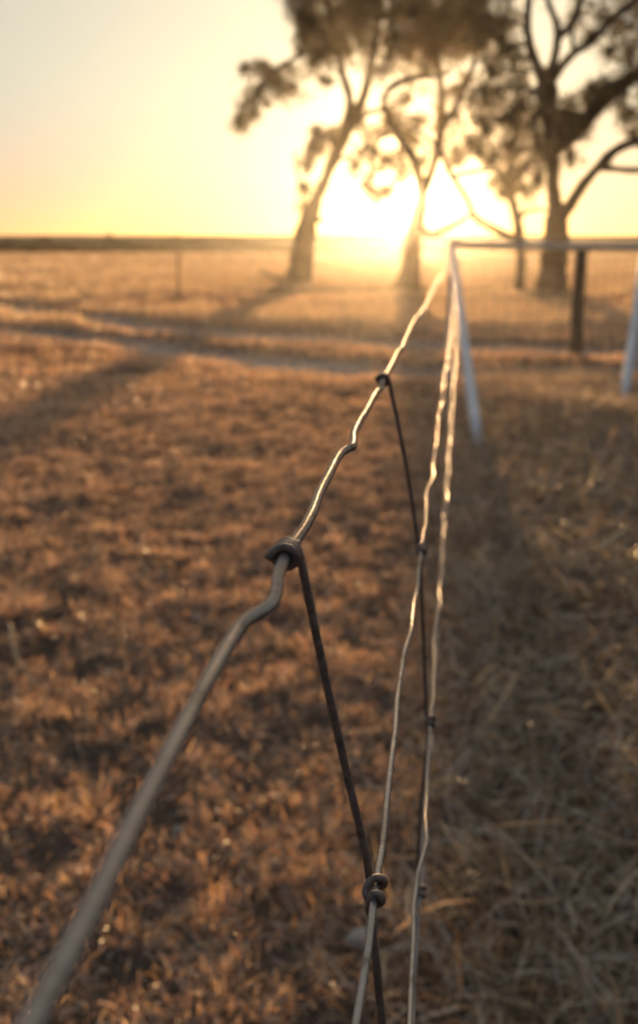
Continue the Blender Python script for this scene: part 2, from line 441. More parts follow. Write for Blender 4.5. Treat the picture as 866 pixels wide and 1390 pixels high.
tag(fence, 'kinked galvanised line wires with knotted rusty stays running away to the pipe post', 'wire fence')
tw = Tubes(); TW = top_wire(); tw.add(TW, WR, 12)
for o in (tw.build('line_wire', M_WIRE, fence),): pass
def post_axis(z):
    q = fence_pt(S_POST, -.098, .045); q[2] = z; return q
def tie_off(P):
    c = post_axis(P[-1][2]); a0 = math.atan2(-D[1], -D[0])
    return [c + np.array([cos(a0 + t) * .0325, sin(a0 + t) * .0325, .006 - .004 * t]) for t in np.linspace(-.6, 3.2 * pi, 26)]
for i in range(1, 8):
    ss = np.arange(-.25, S_POST - .06, .022); P = []
    for s in ss:
        l, d = base_line(i, s); kx, kz = crimp(s, i); P.append(fence_pt(s, l + kx, d + kz))
    P += tie_off(P)
    t = Tubes(); t.add(P, WR * (.70 if i < 7 else .95), 9); t.build('line_wire', M_WIRE_DULL if i < 3 else M_WIRE_OLD, fence)

def wire_point(i, s):
    if i == 0:
        k = np.argmin(np.abs((TW - CAM) @ D - s)); return TW[k]
    l, d = base_line(i, s); kx, kz = crimp(s, i); return fence_pt(s, l + kx, d + kz)
def wire_tangent(i, s):
    t = wire_point(i, s + .004) - wire_point(i, s - .004); return t / np.linalg.norm(t)
Z = np.array([0, 0, 1.0])
def stay(s0, fine):
    T = Tubes(); sr = WR * (.76 if s0 < .6 else .60); WL = WR * .68; sides = 10 if fine else 6; st = 14 if fine else 8
    slant = [0, .012, .010, .014, .010, .016, .012, .015]
    sc = [s0 + slant[i] for i in range(8)]
    P = []; R = WR + sr * 1.02
    a = wire_point(0, sc[0]); ta = wire_point(0, sc[0] + .007) - wire_point(0, sc[0] - .007); ta /= np.linalg.norm(ta)
    ua = Z - ta * ta[2]; ua /= np.linalg.norm(ua); ra = np.cross(ta, ua)     # up and right of the wire
    # cut end on the left, two turns over the top and away, then down
    P.append(a - ra * (R * 1.42) - ua * R * .02 - ta * (sr * 2.6)); P.append(a - ra * (R * 1.18) + ua * R * .42 - ta * (sr * 2.4)); P.append(a - ra * R * .68 + ua * R * .85 - ta * (sr * 2.0))
    turns = 2.0; nst = int(st * turns)
    for k in range(nst + 1):
        f = k / nst; ang = pi / 2 - f * 2 * pi * turns
        P.append(a + R * (cos(ang) * ra + sin(ang) * ua) + ta * (-sr * 1.6 + sr * 2.1 * turns * f * 1.02))
    P.append(P[-1] + ra * R * .75 - ua * R * .30 + ta * sr * .5); P.append(P[-1] + ra * R * .35 - ua * R * 1.3 + ta * sr * .2)
    for i in range(1, 8):
        b = wire_point(i, sc[i]); tb = wire_tangent(i, sc[i])
        ub = Z - tb * tb[2]; ub /= np.linalg.norm(ub); rb = np.cross(tb, ub)
        R = WL + sr * 1.02; top = P[-1]; hook0 = b - rb * R * 1.25 + ub * R * 2.6 + tb * sr * 3.2
        for f in (.25, .5, .75):
            P.append(top * (1 - f) + hook0 * f + np.array([sin(s0 * 50 + i), cos(s0 * 31 + i), 0]) * .0012 * sin(pi * f))
        P.append(hook0); P.append(b - rb * R * 1.1 + ub * R * 1.0 + tb * sr * 3.2)
        R = WL + sr * 1.02; q = st * 2; tot = 3.5 * pi if i < 7 else 3.9 * pi
        for k in range(q + 1):
            f = k / q; ang = pi + f * tot
            P.append(b + R * (1 + .08 * sin(pi * f)) * (cos(ang) * rb + sin(ang) * ub) + tb * (sr * 3.4 - sr * 9.0 * sstep(.0, 1.0, f)))
        if i < 7:
            P.append(b - rb * R * .55 - ub * R * 1.1 - tb * sr * 6.0); P.append(b - rb * R * .2 - ub * R * 2.4 - tb * sr * 5.8)
    T.add(P, sr, sides)
    T.build('stay_wire', M_STAY, fence)
for k in range(-1, 30):
    s0 = STAY0 + STAY_DS * k
    if s0 < S_POST - .1 and s0 > -.2 and k != 2: stay(s0, k < 5)

# ------------------------------------------------------------------ pipe end assembly, gate mesh, timber post
post_top = fence_pt(S_POST, -.098, .045); pb = post_top.copy(); pb[2] = float(height(pb[0], pb[1])) - .05
frame = empty('pipe_strainer', (pb[0], pb[1], 0))
rt = at_y(874, 333, 9.9); rbv = rt.copy(); rbv[2] = float(height(rt[0], rt[1])) - .05
tag(frame, 'grey pipe end posts with top rail and slanted braces where the fence ends', 'pipe fence')
def pipe(name, P, r, mat, sides=14, n=8, wob=.004):
    P = np.array(P, float); Q = np.array([P[0] + (P[-1] - P[0]) * t for t in np.linspace(0, 1, n)])
    T = Tubes(); T.add(Q, r, sides); return T, Q
T, _ = pipe('', [pb, post_top], .030, M_PIPE); T.add([post_top, post_top + Z * .012, post_top + Z * .018], [.033, .031, .012], 14); T.build('post', M_PIPE, frame)
T, _ = pipe('', [rbv, rt + Z * .02], .030, M_PIPE); T.add([rt + Z * .02, rt + Z * .032, rt + Z * .038], [.033, .031, .012], 14); T.build('post', M_PIPE, frame)
T, _ = pipe('', [post_top - Z * .03, rt - Z * .02], .029, M_PIPE_DARK); T.build('rail', M_PIPE_DARK, frame)
for top, (u, v), lab in ((post_top, (650, 606), None), (rt, (844, 552), None)):
    g = on_ground(u, v); g[2] = float(height(g[0], g[1])) - .03
    a = top - Z * .10 - D * .03
    T, _ = pipe('', [a, g], .036, M_PIPE)
    T.add([a + D * .05, a + D * .03, a, a - D * .015], [.02, .033, .033, .026], 12)
    T.build('brace', M_PIPE, frame)
# netting between the two posts
net = empty('netting_panel', (pb[0], pb[1], 0)); tag(net, 'fine wire netting strung below the pipe rail between the end posts', 'wire netting')
for hgt in (.12, .24, .36, .48, .62, .77, .94, 1.1):
    Q = []
    for t in np.linspace(0, 1, 16):
        p = pb * (1 - t) + rbv * t; p[2] = hgt - .01 * sin(pi * t) + .004 * sin(t * 40 + hgt * 9); Q.append(p)
    T = Tubes(); T.add(Q, .0030, 5); T.build('line_wire', M_WIRE_OLD, net)
for t in np.linspace(.05, .96, 17):
    p = pb * (1 - t) + rbv * t; Q = [np.array([p[0], p[1], z]) for z in (.12, .5, .8, 1.1)]
    T = Tubes(); T.add(Q, .0026, 5); T.build('stay_wire', M_WIRE_OLD, net)
# timber post behind the rail
wb = on_ground(781, 482); wb[2] = float(height(wb[0], wb[1]))
wt = at_y(789, 336, wb[1] + .02)
wp = []; wr = []
for f, r in ((-.05, .078), (.02, .077), (.2, .071), (.45, .070), (.7, .068), (.93, .068), (.985, .066), (1.0, .055)):
    wp.append(wb * (1 - f) + wt * f + np.array([sin(f * 9) * .004, 0, 0])); wr.append(r)
T = Tubes(); T.add(wp, wr, 16)
post = T.build('timber_post', M_POST); tag(post, 'dark round timber strainer post standing in the paddock behind the pipe rail', 'post')
for h in (.25, .5, .8, 1.02):
    T = Tubes(); c = wb.copy(); c[2] += h; ang = np.linspace(0, 2 * pi * 1.5, 22)
    T.add([c + np.array([cos(a) * .0735, sin(a) * .0735, a * .0012]) for a in ang], .002, 5)
    T.build('tie_wire', M_STAY).parent = post

# thin steel picket far out left
pk = on_ground(243, 408); pk[2] = float(height(pk[0], pk[1])); pt = at_y(242, 343, pk[1]); pt[2] = max(pt[2], pk[2] + .8)
def star_post(name, b, t, r):
    V = []; F = []
    ax = (t - b); 
    for k in range(3):
        a = k * 2 * pi / 3 + .4; n = np.array([cos(a), sin(a), 0]); s = np.array([-sin(a), cos(a), 0]) * r * .16
        i = len(V); w = r * (1.0 if k else 1.25)
        V += [b - s, b - s + n * w, b + s + n * w, b + s, t - s, t - s + n * w * .9, t + s + n * w * .9, t + s]
        F += [(i, i + 1, i + 5, i + 4), (i + 1, i + 2, i + 6, i + 5), (i + 2, i + 3, i + 7, i + 6), (i + 4, i + 5, i + 6, i + 7), (i + 3, i, i + 4, i + 7)]
    return new_mesh(name, V, F, M_STAY)
tag(star_post('steel_picket', pk - Z * .05, pt, .022), 'thin dark steel picket standing alone in the open paddock', 'picket')

# ------------------------------------------------------------------ trees
def tree(label, name_loc, limbs, blobs, leaf_n, leaf_cols, seed, depth_amp=1.0, dgain=.95):
    r_ = np.random.default_rng(seed)
    b = on_ground(*name_loc); b[2] = float(height(b[0], b[1])); Yt = b[1]
    root = empty('gum_tree', tuple(b)); tag(root, label, 'gum tree')
    pxm = np.linalg.norm(ray(name_loc[0], name_loc[1])) / FPX * Yt          # metres per pixel
    T = Tubes(); nodes = []
    named = {}
    for key, src, pts, dy in limbs:
        P = []
        y0 = 0.0
        if src is not None:
            y0 = named[src]
        for k, (u, v, r) in enumerate(pts):
            f = k / max(1, len(pts) - 1)
            P.append((*at_y(u, v, Yt + y0 + dy * f), r * pxm))
        Q = smooth_path(P, 6)
        wob = np.c_[np.convolve(r_.normal(0, 1, len(Q)), np.ones(5) / 5, 'same'), np.convolve(r_.normal(0, 1, len(Q)), np.ones(5) / 5, 'same')] * .35
        lump = 1 + .10 * np.convolve(r_.normal(0, 1, len(Q)), np.ones(3) / 3, 'same')
        Q[1:-1, 0] += wob[1:-1, 0] * Q[1:-1, 3] * .5; Q[1:-1, 1] += wob[1:-1, 1] * Q[1:-1, 3]
        if src is None:
            Q[0, 2] = b[2] - .1
        T.add(Q[:, :3], Q[:, 3] * lump, 12)
        for q in Q[(2 if src is None else 1):]: nodes.append(q)
        named[key] = y0 + dy * .5
    nodes = np.array(nodes)
    nodes = nodes[nodes[:, 2] > 2.0] if (nodes[:, 2] > 2.0).any() else nodes
    LP = []
    for (u, v, rad, dens) in blobs:
        R = rad * pxm * 1.1; dens = dens * dgain; c = at_y(u, v, Yt + r_.normal(0, 1) * depth_amp * .8)
        # branch to the clump
        dd = np.linalg.norm((nodes[:, :3] - c) * np.array([1, .5, 1.25]), axis=1) + nodes[:, 3] * 0
        j = np.argmin(dd); s = nodes[j]
        if dd[j] > .15:
            mid = (s[:3] + c) / 2 + np.array([r_.normal(0, .12), r_.normal(0, .12), .12 + .1 * r_.random()]) * min(1.0, dd[j])
            Q = smooth_path([s[:3], mid, c], 5); r0 = min(s[3] * .6, .035 + .012 * R); T.add(Q, np.linspace(r0, .012, len(Q)), 6)
        m = max(3, int(dens * (R / .30) ** 2 * 2.6))
        for k in range(m):
            o = r_.normal(0, 1, 3); o /= np.linalg.norm(o); o *= R * r_.random() ** .45
            o *= np.array([1, 1.15, .85])
            q = c + o
            if q[2] < 1.2: continue
            if r_.random() < .75:
                mid = c + o * .55 + np.array([0, 0, .10 * R]); T.add(smooth_path([c + o * .05, mid, q], 3), np.linspace(.012, .004, 7), 4)
            LP.append((q, r_.uniform(.05, .145)))
    # leaves: drooping narrow blades round the twig ends
    nl = 95 if dgain < 1.3 else 75
    cen = np.repeat(np.array([p for p, s in LP]), nl, axis=0); sg = np.repeat(np.array([s for p, s in LP]), nl)
    n = len(cen); pos = cen + r_.normal(0, 1, (n, 3)) * sg[:, None] * np.array([1, 1, .9])
    pos[:, 2] -= np.abs(r_.normal(0, 1, n)) * sg * .8
    st_ = r_.random(n) < .05; pos[st_] += r_.normal(0, 1, (st_.sum(), 3)) * .22
    L = r_.uniform(.08, .17, n); W = r_.uniform(.022, .042, n)
    a = r_.uniform(0, 2 * pi, n); e = r_.normal(-.7, .55, n)
    Td = np.stack([np.cos(e) * np.cos(a), np.cos(e) * np.sin(a), np.sin(e)], 1); ro = r_.uniform(0, 2 * pi, n)
    S = np.stack([-np.sin(a), np.cos(a), np.zeros(n)], 1); Bn = np.cross(Td, S); Wd = S * np.cos(ro)[:, None] + Bn * np.sin(ro)[:, None]
    V = np.stack([pos, pos + Td * (L * .45)[:, None] + Wd * (W * .5)[:, None], pos + Td * L[:, None] + np.array([0, 0, -.01]), pos + Td * (L * .45)[:, None] - Wd * (W * .5)[:, None]], 1).reshape(-1, 3)
    F = np.arange(n * 4).reshape(-1, 4)
    cl = np.repeat(r_.uniform(.65, 1.35, len(LP)), nl)
    C = np.array(leaf_cols)[r_.integers(0, len(leaf_cols), n)] * (cl * r_.uniform(.75, 1.25, n))[:, None]
    T.build('trunk', M_BARK, root)
    new_mesh('crown', V - b, F, M_LEAF, root, col=np.repeat(C, 4, axis=0))
    print(label, 'Y', round(Yt, 1), 'px', round(pxm, 4), 'clumps', len(LP), 'leaves', n)
    return root

OLIVE = [(.070, .066, .030), (.055, .052, .026), (.095, .076, .034), (.12, .084, .036)]
GOLD_BACKLIT = [(.16, .12, .05), (.13, .095, .04), (.20, .14, .055)]  # gum leaves recoloured gold, backlight from the sun put into the colour

tree('slender gum tree leaning right from a thick flared foot beside a fallen branch', (407, 388),
     [('trunk', None, [(405, 389, 23), (407, 376, 18), (410, 355, 15.5), (414, 318, 13.5), (420, 294, 11.5), (432, 264, 7.5), (446, 234, 7.3), (458, 205, 8), (468, 180, 8.6), (476, 158, 9)], .3),
      ('a', 'trunk', [(474, 165, 7), (474, 132, 5), (464, 98, 4.5), (456, 60, 4), (446, 12, 3.5), (436, -40, 3), (425, -90, 2)], -.8),
      ('b', 'trunk', [(475, 163, 8), (490, 140, 6.5), (499, 110, 5.5), (507, 70, 5), (515, 20, 4.5), (527, -50, 4), (535, -110, 2)], .7),
      ('c', 'a', [(457, 64, 4), (425, 68, 3), (392, 84, 2.6), (362, 108, 2.2), (335, 140, 1.5)], -.6),
      ('d', 'trunk', [(461, 200, 5), (444, 184, 3.2), (428, 186, 2.4), (418, 200, 1.5)], -.5),
      ('e', 'trunk', [(466, 184, 5), (496, 156, 4), (520, 150, 3), (540, 160, 2)], .5),
      ('f', 'trunk', [(416, 300, 5), (412, 275, 1.6), (405, 245, 1.3), (398, 205, 1)], -.3),
      ('g', 'trunk', [(424, 298, 6), (433, 299, 4), (437, 297, 2.5)], -.2),
      ('h', 'a', [(460, 80, 4), (430, 30, 3.2), (400, -10, 2.6), (375, -50, 2)], .6)],
     [(352, 84, 21, 1.3), (368, 102, 22, 1.5), (345, 118, 17, 1.3), (378, 122, 15, 1.0), (352, 136, 15, 1.1), (337, 146, 12, 1.1), (330, 160, 9, 1.4), (324, 163, 7, 1.2), (395, 96, 13, .5), (400, 118, 10, .4),
      (425, 60, 22, 1.2), (418, 30, 28, 1.6), (432, 0, 30, 1.6), (455, 40, 30, 1.4), (480, 20, 30, 1.6), (470, -10, 32, 1.5), (510, 0, 34, 1.5), (500, 45, 26, 1.1), (535, 30, 26, 1.2), (530, 60, 18, .7),
      (445, 70, 18, .9), (470, 70, 16, .6), (430, 85, 12, .6), (400, -40, 36, 1.2), (450, -60, 44, 1.2), (510, -70, 44, 1.2), (420, -100, 40, 1), (480, -120, 44, 1), (540, -120, 40, 1),
      (428, 178, 17, 1.3), (440, 195, 15, 1.2), (420, 200, 12, 1.0), (455, 180, 12, .8), (418, 216, 7, .6), (492, 160, 16, .6), (505, 185, 18, .55), (490, 205, 15, .5), (520, 205, 14, .4), (510, 230, 11, .4), (480, 225, 12, .4),
      (412, 250, 7, .25), (414, 275, 6, .25), (440, 45, 28, 1.6), (412, 8, 22, 1.6), (490, -20, 34, 1.5), (520, 100, 16, .7), (545, 60, 24, 1.2), (560, 20, 28, 1.4), (476, 55, 20, 1.0), (505, 80, 18, .8), (440, 105, 9, .4)],
     26000, OLIVE, 3)
tree('gum tree standing right in the sun glare, arching branches and thin foliage coloured gold as if backlit', (554, 393),
     [('trunk', None, [(552, 394, 22), (555, 376, 16), (558, 352, 13.5), (561, 328, 12.5), (566, 306, 10.5), (571, 284, 8), (574, 262, 7)], .2),
      ('a', 'trunk', [(574, 264, 7), (566, 230, 6), (552, 200, 5.5), (534, 176, 5), (523, 152, 4.5), (521, 134, 4), (532, 118, 4), (556, 107, 3.6), (585, 104, 3), (610, 99, 2)], -.9),
      ('b', 'trunk', [(574, 262, 7), (588, 225, 6), (596, 188, 5.5), (600, 150, 5), (596, 100, 4.5), (585, 50, 4), (575, -10, 3.5), (568, -70, 2)], .8),
      ('c', 'trunk', [(568, 308, 7), (585, 318, 4.5), (607, 310, 4), (626, 300, 3.2), (640, 291, 2.2)], -.3),
      ('d', 'b', [(597, 180, 5), (620, 140, 4), (640, 95, 3.5), (648, 40, 3), (650, -30, 2)], .6),
      ('e', 'a', [(534, 176, 4), (515, 190, 2.5), (505, 215, 1.8), (508, 240, 1.2)], -.3)],
     [(530, 165, 20, .7), (548, 180, 20, .6), (565, 165, 20, .6), (590, 160, 20, .6), (540, 205, 16, .45), (570, 195, 17, .5), (600, 190, 18, .5), (525, 220, 12, .35), (555, 220, 10, .3), (500, 250, 9, .3), (512, 258, 7, .3),
      (560, 130, 16, .4), (585, 125, 18, .5), (610, 130, 20, .6), (545, 95, 16, .4), (575, 85, 20, .5), (605, 80, 24, .8), (560, 55, 22, .8), (590, 40, 28, 1.2), (560, 15, 30, 1.4), (600, 10, 32, 1.4), (630, 45, 24, 1.0),
      (640, 10, 30, 1.3), (570, -40, 40, 1.2), (620, -50, 40, 1.2), (580, -110, 44, 1), (640, -110, 40, 1), (625, 165, 18, .6), (630, 100, 16, .6), (610, 215, 12, .4), (600, 40, 34, 1.4), (625, 15, 34, 1.5), (585, 65, 26, 1.0), (650, 60, 24, 1.1), (545, 140, 16, .6), (515, 175, 14, .6), (580, 210, 14, .5), (540, 235, 10, .4), (525, 250, 7, .4)],
     21000, GOLD_BACKLIT, 5, 1.0, 1.35)
tree('small thin-trunked gum tree with a low curving limb, just left of the biggest tree', (706, 399),
     [('trunk', None, [(706, 399, 9), (706, 375, 7), (706, 345, 6.5), (705, 320, 6.5), (701, 294, 6), (694, 266, 5), (690, 240, 4), (696, 205, 3), (704, 170, 2)], .2),
      ('a', 'trunk', [(705, 326, 5), (685, 318, 4.6), (660, 306, 4.4), (643, 293, 4.2), (633, 270, 4), (622, 251, 4.2), (611, 236, 4), (600, 212, 3.6), (586, 192, 3), (565, 176, 2.2), (548, 168, 1.5)], -.6),
      ('b', 'a', [(612, 239, 3.6), (628, 236, 2.6), (650, 232, 2.2), (680, 230, 1.6)], -.3),
      ('c', 'trunk', [(702, 298, 4), (716, 286, 2.6), (730, 284, 2), (744, 286, 1.5)], .2),
      ('d', 'trunk', [(694, 266, 4), (678, 240, 3), (668, 215, 2.2), (664, 185, 1.5)], .4),
      ('e', 'trunk', [(692, 256, 4), (708, 235, 2.6), (722, 215, 2), (728, 190, 1.4)], -.3)],
     [(690, 225, 16, .9), (705, 235, 15, .8), (678, 240, 13, .7), (716, 220, 14, .8), (670, 215, 14, .7), (700, 205, 18, .9), (722, 195, 14, .7), (680, 190, 18, .9), (660, 195, 14, .6), (712, 255, 10, .5), (690, 258, 9, .5), (728, 240, 10, .5),
      (640, 190, 14, .5), (620, 205, 11, .4), (655, 170, 18, .8), (705, 170, 18, .9)],
     9000, OLIVE, 8)
tree('biggest gum tree, thick dark trunk forking low with a long limb reaching out right', (748, 403),
     [('trunk', None, [(745, 404, 28), (747, 390, 21), (750, 368, 18), (754, 335, 16), (757, 308, 15.5), (756, 290, 13), (753, 276, 9)], .2),
      ('left', 'trunk', [(755, 300, 12), (752, 270, 8.6), (750, 240, 8.2), (750, 212, 9.5), (748, 182, 12), (745, 150, 13), (742, 118, 13), (740, 100, 10)], .3),
      ('l1', 'left', [(742, 112, 10), (728, 88, 7), (718, 60, 5.5), (715, 30, 4.8), (718, -10, 4.2), (722, -60, 3)], .9),
      ('l2', 'left', [(742, 108, 8), (751, 82, 6), (757, 52, 5.2), (753, 26, 4.2), (742, 0, 3.6), (735, -40, 2.6)], -.6),
      ('l3', 'l2', [(757, 52, 5), (770, 38, 5), (781, 22, 5), (788, -5, 4.6), (798, -60, 3)], -.4),
      ('l4', 'left', [(744, 116, 8), (760, 92, 5.6), (778, 72, 5.2), (800, 58, 5), (825, 30, 4.8), (858, 2, 4.4), (895, -40, 3)], -1.2),
      ('l5', 'l4', [(778, 72, 4), (776, 50, 2.6), (779, 30, 2)], .2),
      ('limb', 'left', [(750, 205, 10), (766, 192, 11), (786, 172, 11), (808, 148, 10), (835, 122, 9.5), (870, 98, 9), (920, 72, 7), (970, 50, 4)], -1.0),
      ('low', 'trunk', [(757, 300, 11), (773, 278, 7.5), (794, 248, 6.6), (812, 227, 6.2), (826, 212, 7), (848, 197, 5.5), (880, 188, 5), (925, 170, 3)], -.8),
      ('low2', 'low', [(814, 226, 6), (834, 229, 4.4), (862, 231, 4), (900, 228, 3), (940, 215, 2)], .5),
      ('low3', 'low', [(826, 213, 4.5), (832, 205, 3), (836, 198, 2)], -.2)],
     [(770, 155, 18, 1.3), (790, 140, 22, 1.5), (812, 125, 22, 1.4), (800, 110, 18, 1.0), (830, 110, 20, 1.2), (770, 170, 14, 1.0), (765, 135, 16, 1.0), (850, 90, 20, 1.0), (790, 170, 10, .6),
      (720, 130, 22, 1.2), (700, 120, 24, 1.4), (690, 150, 24, 1.3), (715, 160, 22, 1.2), (670, 140, 24, 1.2), (725, 185, 16, .8), (700, 185, 16, .8), (650, 120, 24, 1.1), (665, 100, 24, 1.1), (690, 90, 22, 1.1), (660, 165, 18, .9), (735, 200, 12, .6),
      (670, 40, 26, 1.5), (690, 15, 24, 1.4), (660, 10, 26, 1.4), (700, 50, 16, .8), (680, 70, 18, .9), (790, 20, 16, .5), (815, 10, 20, .7), (840, 35, 20, .7), (855, 60, 22, .9), (830, 65, 14, .5), (865, 20, 22, .8), (800, 45, 10, .3),
      (880, 50, 30, 1), (910, 90, 34, 1), (940, 30, 40, 1), (880, 130, 20, .8), (850, 130, 14, .6), (690, -40, 44, 1.2), (750, -60, 44, 1.0), (810, -50, 44, 1.0), (870, -40, 44, 1), (720, -120, 44, 1), (800, -130, 46, 1), (930, -20, 40, 1),
      (858, 175, 12, .4), (900, 170, 24, .9), (940, 190, 24, .9), (855, 150, 9, .3), (735, 215, 9, .4), (775, 205, 7, .3)],
     30000, OLIVE, 11)

# fallen branch at the foot of the leaning tree
fb = [on_ground(352, 378), on_ground(366, 380), on_ground(380, 384), on_ground(398, 388)]
for p, h in zip(fb, (.22, .14, .10, .06)): p[2] = float(height(p[0], p[1])) + h
T = Tubes(); Q = smooth_path(fb, 5); T.add(Q, np.linspace(.03, .085, len(Q)), 8)
T.add([Q[6], Q[6] + np.array([-.15, .1, .16]), Q[6] + np.array([-.32, .1, .22])], [.03, .02, .008], 6)
tag(T.build('fallen_branch', M_BARK), 'dead fallen branch lying left of the leaning tree foot', 'branch')

# far scrub line
def scrub():
    r_ = np.random.default_rng(19); cs = []; 
    for k in range(520):
        x = r_.uniform(-170, 190); y = r_.uniform(165, 300)
        dens = .9 if x < 0 else .7
        if r_.random() > dens: continue
        H = r_.uniform(1.4, 3.4) * (1.15 if x < -20 else .8) * (1.6 if r_.random() < .07 else 1); cs.append((x, y, H, r_.uniform(1.5, 4.5)))
    for k in range(150):
        x = r_.uniform(-75, 6) if k < 125 else r_.uniform(20, 90); cs.append((x, r_.uniform(112, 165), r_.uniform(.5, 1.35), r_.uniform(1.2, 3.5)))
    P = []; C = []; Sz = []
    for x, y, H, R in cs:
        n = 130; o = r_.normal(0, 1, (n, 3)); o /= np.linalg.norm(o, axis=1)[:, None]; o *= (r_.random(n) ** .4)[:, None]
        z0 = float(height(x, y)); p = np.c_[x + o[:, 0] * R, y + o[:, 1] * R, z0 + H * .5 + o[:, 2] * H * .5]
        P.append(p); C.append(np.tile(np.array([.036, .026, .015]) * r_.uniform(.7, 1.4), (n, 1)) * r_.uniform(.7, 1.3, (n, 1)))
    P = np.concatenate(P); C = np.concatenate(C); n = len(P)
    a = r_.normal(0, 1, (n, 3)); a /= np.linalg.norm(a, axis=1)[:, None]; bb = np.cross(a, r_.normal(0, 1, (n, 3))); bb /= np.linalg.norm(bb, axis=1)[:, None]
    s = r_.uniform(.2, .5, n)[:, None]
    V = np.stack([P - a * s, P + bb * s * .7, P + a * s, P - bb * s * .7], 1).reshape(-1, 3)
    o = new_mesh('far_scrub', V, np.arange(n * 4).reshape(-1, 4), M_SCRUB, col=np.repeat(C, 4, axis=0))
    tag(o, 'dark line of low scrub on the far side of the paddock', 'scrub', kind='stuff')
scrub()

# ------------------------------------------------------------------ small things on the ground
def stalk(name, label, pts, r0, r1, col, cat='stalk'):
    P = []
    for u, v, h in pts:
        p = on_ground(u, v, h); p[2] = float(height(p[0], p[1])) + h; P.append(p)
    Q = smooth_path(P, 6); T = Tubes(); T.add(Q, np.linspace(r0, r1, len(Q)), 6)
    f = Q[len(Q) // 2]; T.add([f, f + np.array([.01, .008, .012]), f + np.array([.03, .012, .016])], [r1, r1, r1 * .4], 5)
    tag(T.build(name, col), label, cat)
M_STRAW = wood_mat('pale_straw', (.36, .27, .16), (.55, .43, .27), 60, 60, .2, .002)
stalk('straw_stalk', 'thick pale straw stalk slanting down from the fence wires', [(604, 768, .16), (622, 790, .10), (648, 822, .03)], .0065, .0045, M_STRAW)
stalk('straw_stalk', 'bent pale straw stalk lying in the red stubble left of the wires', [(14, 846, .05), (22, 885, .03), (50, 926, .01)], .004, .0028, M_STRAW)
stalk('straw_stalk', 'orange lit straw stalk leaning on the grass bank right of the braces', [(812, 745, .07), (835, 728, .10), (852, 712, .13)], .012, .008, M_STRAW)
stalk('straw_stalk', 'upright pale straw stalk in the long grass right of the fence', [(706, 850, .0), (709, 806, .12), (712, 764, .24)], .004, .0025, M_STRAW)
stalk('straw_stalk', 'short pale straw stalk lying beside the lowest visible wires', [(622, 1132, .03), (636, 1160, .02), (650, 1180, .01)], .004, .003, M_STRAW)
def stone(u, v, r, label):
    r_ = np.random.default_rng(int(u)); p = on_ground(u, v)
    p[2] = float(height(p[0], p[1]))
    nu, nv = 14, 9; V = []; F = []
    for j in range(nv + 1):
        th = pi * j / nv
        for i in range(nu):
            ph = 2 * pi * i / nu; d = np.array([sin(th) * cos(ph), sin(th) * sin(ph), cos(th)])
            k = 1 + .35 * (vnoise(d[0] * 2 + 5 + u, d[1] * 2 + d[2] * 1.7 + 9, 3) - .5)
            V.append(p + d * k * r * np.array([1.2, .9, .7]) + np.array([0, 0, r * .35]))
    for j in range(nv):
        for i in range(nu):
            F.append((j * nu + i, j * nu + (i + 1) % nu, (j + 1) * nu + (i + 1) % nu, (j + 1) * nu + i))
    tag(new_mesh('stone', V, F, M_STONE, smooth=True), label, 'stone')
stone(490, 1272, .026, 'pale stone half buried below the lower fence knot')
stone(268, 842, .018, 'small grey stone in the red stubble, left of the upper knot')
stone(242, 1126, .012, 'tiny grey stone in the stubble beside the thick near wire')

# ------------------------------------------------------------------ added scattering volume imitating lens glare
GLARE_DENSITY = 0.0006  # density of the volume added to veil the sun side like lens glare
def glare_haze():
    V = [(x, y, z) for x in (-70, 70) for y in (-8, 66) for z in (-6, 30)]
    F = [(0, 1, 3, 2), (4, 6, 7, 5), (0, 4, 5, 1), (2, 3, 7, 6), (0, 2, 6, 4), (1, 5, 7, 3)]
    m, nt, out = mat_new('glare_volume'); v = N(nt, 'VolumeScatter', Density=GLARE_DENSITY, Anisotropy=.93); v.inputs['Color'].default_value = (1, .86, .62, 1)
    v2 = N(nt, 'VolumeScatter', Density=.00012, Anisotropy=.8); v2.inputs['Color'].default_value = (1, .80, .50, 1)
    av = N(nt, 'AddShader'); nt.links.new(v.outputs[0], av.inputs[0]); nt.links.new(v2.outputs[0], av.inputs[1]); nt.links.new(av.outputs[0], out.inputs['Volume'])
    o = new_mesh('glare_haze', V, F, m); tag(o, 'added golden scattering volume imitating the lens veil around the sun', 'glare_haze', kind='stuff')
glare_haze()

# ------------------------------------------------------------------ light and sky
sd = bpy.data.lights.new('sun', 'SUN'); sd.energy = 7.0; sd.angle = radians(.9); sd.color = (1.0, .66, .36)
so = bpy.data.objects.new('sun', sd); COL.objects.link(so)
so.rotation_euler = (pi / 2 - SUN_EL, 0, pi - SUN_AZ)
from mathutils import Vector
so.rotation_euler = Vector(SUN_DIR).to_track_quat('Z', 'Y').to_euler()

w = bpy.data.worlds.new('World'); scn.world = w; w.use_nodes = True; nt = w.node_tree; nt.nodes.clear(); L = nt.links.new
out = nt.nodes.new('ShaderNodeOutputWorld')
sky = nt.nodes.new('ShaderNodeTexSky'); sky.sky_type = 'NISHITA'; sky.sun_disc = False
sky.sun_elevation = SUN_EL; sky.sun_rotation = SUN_AZ; sky.dust_density = .3; sky.air_density = .6; sky.ozone_density = 1.0
bg1 = nt.nodes.new('ShaderNodeBackground'); bg1.inputs['Strength'].default_value = .05; L(sky.outputs[0], bg1.inputs['Color'])
tc = N(nt, 'TexCoord'); nrm = N(nt, 'VectorMath', operation='NORMALIZE'); L(tc.outputs['Generated'], nrm.inputs[0])
dot = N(nt, 'VectorMath', operation='DOT_PRODUCT'); L(nrm.outputs['Vector'], dot.inputs[0]); dot.inputs[1].default_value = tuple(SUN_DIR)
